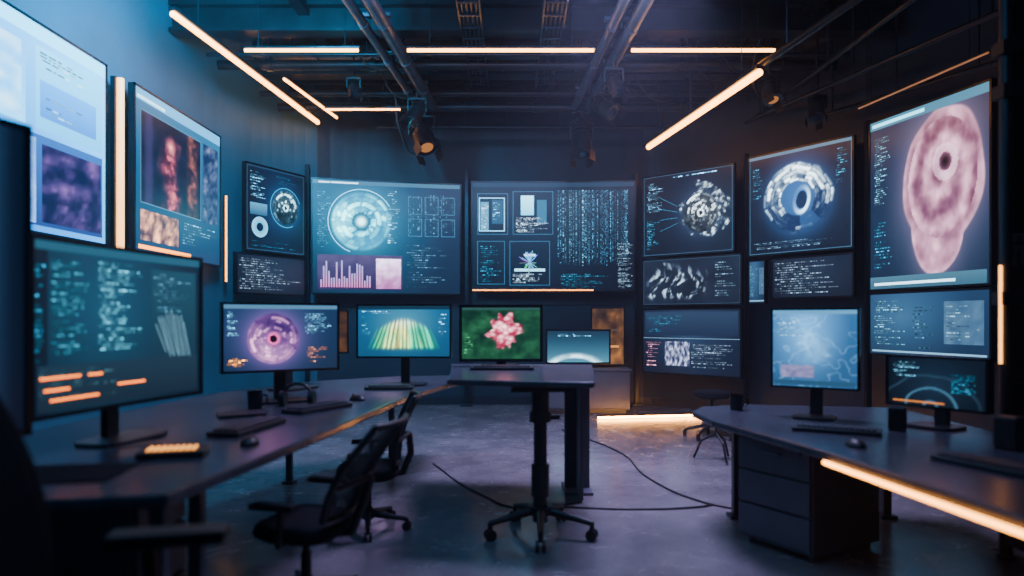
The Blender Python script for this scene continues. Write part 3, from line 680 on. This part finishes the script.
# ------------------------------------------------------------ chairs
def office_chair(x,y,th,s=1,high=1.0,solid=False,tilt=.13):
    e=empty('office_chair',(x,y,0)); M=Matrix.Translation((x,y,0))@Matrix.Rotation(th,4,'Z')@Matrix.Scale(s,4)
    b=MB(M)
    for i in range(5):
        t=math.radians(90+72*i+20); c,sn=math.cos(t),math.sin(t)
        b.tube((c*.03,sn*.03,.12),(c*.31,sn*.31,.085),.03,.017); b.tube((c*.31,sn*.31,.09),(c*.31,sn*.31,.05),.012)
        for o in(-1,1):
            ox,oy=-sn*.018*o,c*.018*o; b.tube((c*.31+ox*.5,sn*.31+oy*.5,.033),(c*.31+ox*1.6,sn*.31+oy*1.6,.033),.033,seg=18)
    b.tube((0,0,.08),(0,0,.17),.045,.035); b.tube((0,0,.17),(0,0,.30),.028); b.tube((0,0,.28),(0,0,.41),.018); b.box((0,0,.415),(.2,.26,.04))
    b.tube((.1,.05,.41),(.26,.08,.40),.008)
    b.build('base',M_black,e)
    st=MB(M)
    N=32; prof=[(.40,.80),(.43,.97),(.455,1.0),(.485,.97),(.50,.86),(.503,.5)]
    vs=[];fs=[]
    for z,k in prof:
        for i in range(N):
            t=2*math.pi*i/N; cx=math.copysign(abs(math.cos(t))**.6,math.cos(t))*.25*k; cy=math.copysign(abs(math.sin(t))**.6,math.sin(t))*.24*k
            vs.append((cx,cy,z+.012*(-1 if cy>.2 else 0)))
    for j in range(len(prof)-1):
        for i in range(N): fs.append((j*N+i,j*N+(i+1)%N,(j+1)*N+(i+1)%N,(j+1)*N+i))
    fs.append(tuple(range(N))[::-1]); fs.append(tuple((len(prof)-1)*N+i for i in range(N)))
    st.add(vs,fs,0,True); st.build('seat',M_fabric,e)
    z0,z1=.53,.53+.50*high
    def bp(u,v):
        wd=.20+.045*math.sin(v*math.pi*.9)
        return (u*wd, -.25-tilt*v*high+.05*u*u+.03*math.sin(v*math.pi*1.2), z0+(z1-z0)*v)
    nu,nv=(14,22)
    g=MB(M); vs=[bp(-1+2*i/nu,j/nv) for j in range(nv+1) for i in range(nu+1)]
    fs=[(j*(nu+1)+i,j*(nu+1)+i+1,(j+1)*(nu+1)+i+1,(j+1)*(nu+1)+i) for j in range(nv) for i in range(nu)]
    g.add(vs,fs,0,True); o=g.build('backrest_upholstery' if solid else 'backrest_mesh',M_fabric if solid else M_net,e)
    if solid:
        m=o.modifiers.new('sol','SOLIDIFY'); m.thickness=.05*s
    else:
        m=o.modifiers.new('w','WIREFRAME'); m.thickness=.011*s; m.use_even_offset=False
    f=MB(M)
    lp=[bp(-1,j/10) for j in range(11)]+[bp(-1+2*i/6,1) for i in range(1,6)]+[bp(1,1-j/10) for j in range(11)]+[bp(1-2*i/6,0) for i in range(1,7)]
    f.path(lp,.018)
    f.path([(0,-.1,.41),(0,-.27,.43),(0,-.33,.58),(0,bp(0,.4)[1]-.045,bp(0,.4)[2])],.026)
    f.path([bp(-1,.35),(0,bp(0,.4)[1]-.045,bp(0,.4)[2]),bp(1,.35)],.016)
    for sx in(-1,1):
        f.path([(sx*.12,0,.41),(sx*.28,0,.42),(sx*.30,-.02,.60)],.018)
        f.box((sx*.30,.02,.625),(.07,.24,.03))
    f.build('frame',M_black,e,bevel=.004)
office_chair(-.79,2.62,math.radians(78),.70,1.0,False,.28)
office_chair(-.76,3.6,math.radians(100),.68)
office_chair(-.71,1.20,math.radians(-78),1.0,1.1,True,.16)

def stool(x,y,s=1):
    e=empty('swivel_stool',(x,y,0)); b=MB(Matrix.Translation((x,y,0))@Matrix.Scale(s,4))
    for i in range(5):
        t=math.radians(72*i+10); c,sn=math.cos(t),math.sin(t); b.tube((c*.02,sn*.02,.13),(c*.26,sn*.26,.06),.018,.012); b.tube((c*.26,sn*.26,.0),(c*.26,sn*.26,.06),.02)
    b.tube((0,0,.1),(0,0,.40),.022); b.build('base',M_black,e)
    c=MB(Matrix.Translation((x,y,0))@Matrix.Scale(s,4)); c.tube((0,0,.39),(0,0,.41),.15,.19,seg=28); c.tube((0,0,.41),(0,0,.45),.19,seg=28); c.tube((0,0,.45),(0,0,.465),.19,.16,seg=28); c.build('seat',M_fabric,e)
stool(1.87,6.4,.95)
e=empty('camera_tripod',(1.60,5.35,0)); b=MB(); c0=Vector((1.60,5.35,.22))
for i in range(3):
    t=math.radians(120*i+40); p=Vector((1.60+.17*math.cos(t),5.35+.17*math.sin(t),.012)); b.path([c0,c0.lerp(p,.5)+Vector((.03*math.cos(t),.03*math.sin(t),.03)),p],.009)
b.tube(c0,c0+Vector((0,0,.12)),.01); b.box(c0+Vector((0,0,.14)),(.09,.06,.06)); b.tube(c0+Vector((0,-.03,.14)),c0+Vector((0,-.075,.14)),.024)
b.build('legs_and_camera',M_black,e)

# ------------------------------------------------------------ desk items
def keyboard(x,y,z,rz,w=.40,d=.13):
    e=empty('computer_keyboard',(x,y,z)); M=Matrix.Translation((x,y,z+.001))@Matrix.Rotation(rz,4,'Z'); b=MB(M); b.box((0,0,.009),(w,d,.018)); b.build('body',M_black,e,bevel=.004)
    k=MB(M); n=15
    for r in range(5):
        for i in range(n): k.box((-w/2+.02+(w-.04)*(i+.5)/n,-d/2+.015+(d-.03)*(r+.5)/5,.022),((w-.04)/n*.82,(d-.03)/5*.8,.008))
    k.build('keys',M_key,e)
def mouse(x,y,z,rz):
    z+=.001
    M=Matrix.Translation((x,y,z))@Matrix.Rotation(rz,4,'Z')@Matrix.Diagonal((.032,.055,.03,1)); b=MB(M)
    vs=[];fs=[];n=16
    for j in range(7):
        ph=math.pi/2*j/6
        for i in range(n): t=2*math.pi*i/n; vs.append((math.cos(ph)*math.cos(t),math.cos(ph)*math.sin(t),math.sin(ph)))
    for j in range(6):
        for i in range(n): fs.append((j*n+i,j*n+(i+1)%n,(j+1)*n+(i+1)%n,(j+1)*n+i))
    fs.append(tuple(range(n))[::-1]); b.add(vs,fs,0,True)
    b.M=Matrix.Translation((x,y,z))@Matrix.Rotation(rz,4,'Z'); b.tube((-.004,.03,.026),(.004,.03,.026),.008)
    b.build('computer_mouse',M_black,loc=(x,y,z))
keyboard(-1.06,2.75,LZ,1.45); mouse(-.93,2.42,LZ,.2); keyboard(-.95,3.35,LZ,1.1,.36); mouse(-.85,3.75,LZ,.9); keyboard(-.78,4.35,LZ,.05,.30); keyboard(-.06,4.12,TZ,0,.38,.12)
keyboard(1.45,3.05,RZ,-.5,.36); mouse(1.36,2.7,RZ,0); keyboard(1.62,2.3,RZ,-1.2,.36)
e=empty('backlit_control_pad',(-1.10,2.22,LZ)); M=Matrix.Translation((-1.10,2.22,LZ+.001))@Matrix.Rotation(.25,4,'Z'); b=MB(M); b.box((0,0,.010),(.20,.12,.020)); b.build('body',M_black,e,bevel=.005)
k=MB(M)
for i in range(8): k.tube((-.070+i*.019,-.03,.022),(-.070+i*.019,.03,.022),.0055)
k.build('ribbed_keys',M_glowk,e)
def pad(name,x,y,z,w,d,rz,m,t=.004):
    b=MB(); b.box((x,y,z+t/2+.0005),(w,d,t),rz); b.build(name,m,bevel=.001)
pad('mouse_pad',-1.28,1.95,LZ,.32,.24,.15,M_fabric); pad('notebook',-1.25,3.15,LZ,.2,.15,.5,M_black,.012); pad('paper_sheet',-1.33,2.4,LZ,.16,.12,.6,M_edge,.002)
pad('tablet_computer',1.88,2.2,RZ,.26,.2,.2,M_bezel,.01)
e=empty('headphones',(-1.10,3.50,LZ)); b=MB(Matrix.Translation((-1.10,3.50,LZ)))
b.path([(.075*math.cos(math.radians(a)),0,.04+.075*math.sin(math.radians(a))) for a in range(0,181,15)],.008)
for o in(-1,1): b.tube((o*.06,0,.04),(o*.088,0,.04),.038)
b.build('band_and_cups',M_black,e)
def speaker(x,y,z,rz,s=1):
    e=empty('desk_speaker',(x,y,z)); M=Matrix.Translation((x,y,z+.001))@Matrix.Rotation(rz,4,'Z')@Matrix.Scale(s,4); b=MB(M); b.box((0,0,.09),(.12,.12,.18)); b.build('cabinet',M_black,e,bevel=.008)
    c=MB(M); c.tube((0,-.06,.06),(0,-.066,.06),.042,.046); c.tube((0,-.06,.135),(0,-.065,.135),.02,.022); c.build('drivers',M_metal,e)
speaker(1.75,3.1,RZ,-.6,.6); speaker(1.93,2.65,RZ,-1.0,.7)
def mug(x,y,z):
    e=empty('coffee_mug',(x,y,z)); b=MB(Matrix.Translation((x,y,z+.001))); b.tube((0,0,0),(0,0,.085),.034,.037,seg=24,cap=False); b.tube((0,0,.006),(0,0,.07),.031,.034,seg=24)
    b.path([(.036,0,.07),(.06,0,.062),(.062,0,.03),(.036,0,.02)],.005); b.build('cup',M_metal,e)
mug(-1.28,3.4,LZ); mug(1.25,3.8,RZ)

e=empty('equipment_rack',(2.42,3.25,0)); b=MB()
P4=((2.28,3.15),(2.44,3.15),(2.58,3.5),(2.74,3.5))
for (x,y) in P4: b.tube((x,y,.0),(x,y,H-.02),.028); b.tube((x,y,0),(x,y,.02),.04)
for i in range(13):
    z=.25+i*.3
    b.tube((2.28,3.15,z),(2.44,3.15,z),.012); b.tube((2.28,3.15,z),(2.58,3.5,z),.012)
for z in(2.15,2.35,1.2): b.box((2.28,3.15,z),(.08,.08,.06))
b.box((2.37,3.2,.75),(.14,.06,1.2)); b.box((2.37,3.2,2.1),(.12,.05,1.2))
b.build('poles',M_black,e)
b=MB(); b.tube((2.240,3.13,.9),(2.240,3.13,1.35),.007); b.build('led_strip',M_warm2,e)

e,h=led_bar('floor_led_strip',(.95,7.55,.02),(2.15,7.75,.02),M_floorled,.03); h.build('backing',M_metal,e)
cable('floor_cable',[(.5,6.8,.006),(.9,5.6,.006),(.95,4.7,.006),(1.15,4.1,.006),(1.3,3.95,.006)],.006)
cable('floor_cable',[(.3,4.0,.006),(.7,3.95,.006),(1.1,4.0,.006),(1.2,4.05,.006)],.006)
cable('floor_cable',[(-.6,5.2,.006),(-.2,4.3,.006),(.1,3.95,.006),(.4,4.1,.006)],.005)

# ------------------------------------------------------------ lights
def area(name,loc,target,size,sy,energy,col,spread=180):
    l=bpy.data.lights.new(name,'AREA'); l.shape='RECTANGLE'; l.size=size; l.size_y=sy; l.energy=energy; l.color=col; l.spread=math.radians(spread)
    o=bpy.data.objects.new(name,l); o.location=loc; o.rotation_euler=(Vector(target)-Vector(loc)).to_track_quat('-Z','Y').to_euler(); scene.collection.objects.link(o)
area('blue_wall_wash',(-1.8,4.4,3.58),(-3.1,5.8,3.2),.5,1.0,240,(.03,.50,.95))
area('blue_back_fill',(.2,5.0,3.5),(.2,8.8,3.0),3.0,.2,22,(.06,.34,1.0))  # added fill, pulls the upper back wall from warm towards navy
area('blue_ambient_fill',(-.3,1.5,3.58),(-.3,3.0,0),2.0,2.0,40,(.14,.46,1.0))  # added blue ambient fill above the frame, not a real ceiling fixture
area('violet_floor_fill',(.8,4.7,3.45),(.4,4.9,0),1.0,1.0,105,(.56,.50,1.0),110)  # added fill to brighten and tint the floor, no panel in the room
area('ceiling_fill',(.3,4.9,3.3),(.3,7.4,4.0),2.5,.2,14,(.7,.75,1.0))  # unseen helper light added to lift the ceiling, no fixture there
w=bpy.data.worlds.new('World'); scene.world=w; w.use_nodes=True; wn=w.node_tree; wn.nodes['Background'].inputs[0].default_value=(.05,.09,.18,1); wn.nodes['Background'].inputs[1].default_value=.1
vs_=wn.nodes.new('ShaderNodeVolumeScatter'); vs_.inputs['Color'].default_value=(.75,.85,1,1); vs_.inputs['Density'].default_value=.008; vs_.inputs['Anisotropy'].default_value=.6
wn.links.new(vs_.outputs[0],wn.nodes['World Output'].inputs['Volume'])

cam=bpy.data.cameras.new('camera'); co=bpy.data.objects.new('camera',cam); scene.collection.objects.link(co)
co.location=(0,0,1.1); co.rotation_euler=(math.radians(90),0,0); cam.lens=24; cam.sensor_width=36; cam.shift_y=.03125
cam.dof.use_dof=True; cam.dof.focus_distance=6.5; cam.dof.aperture_fstop=1.0
scene.camera=co
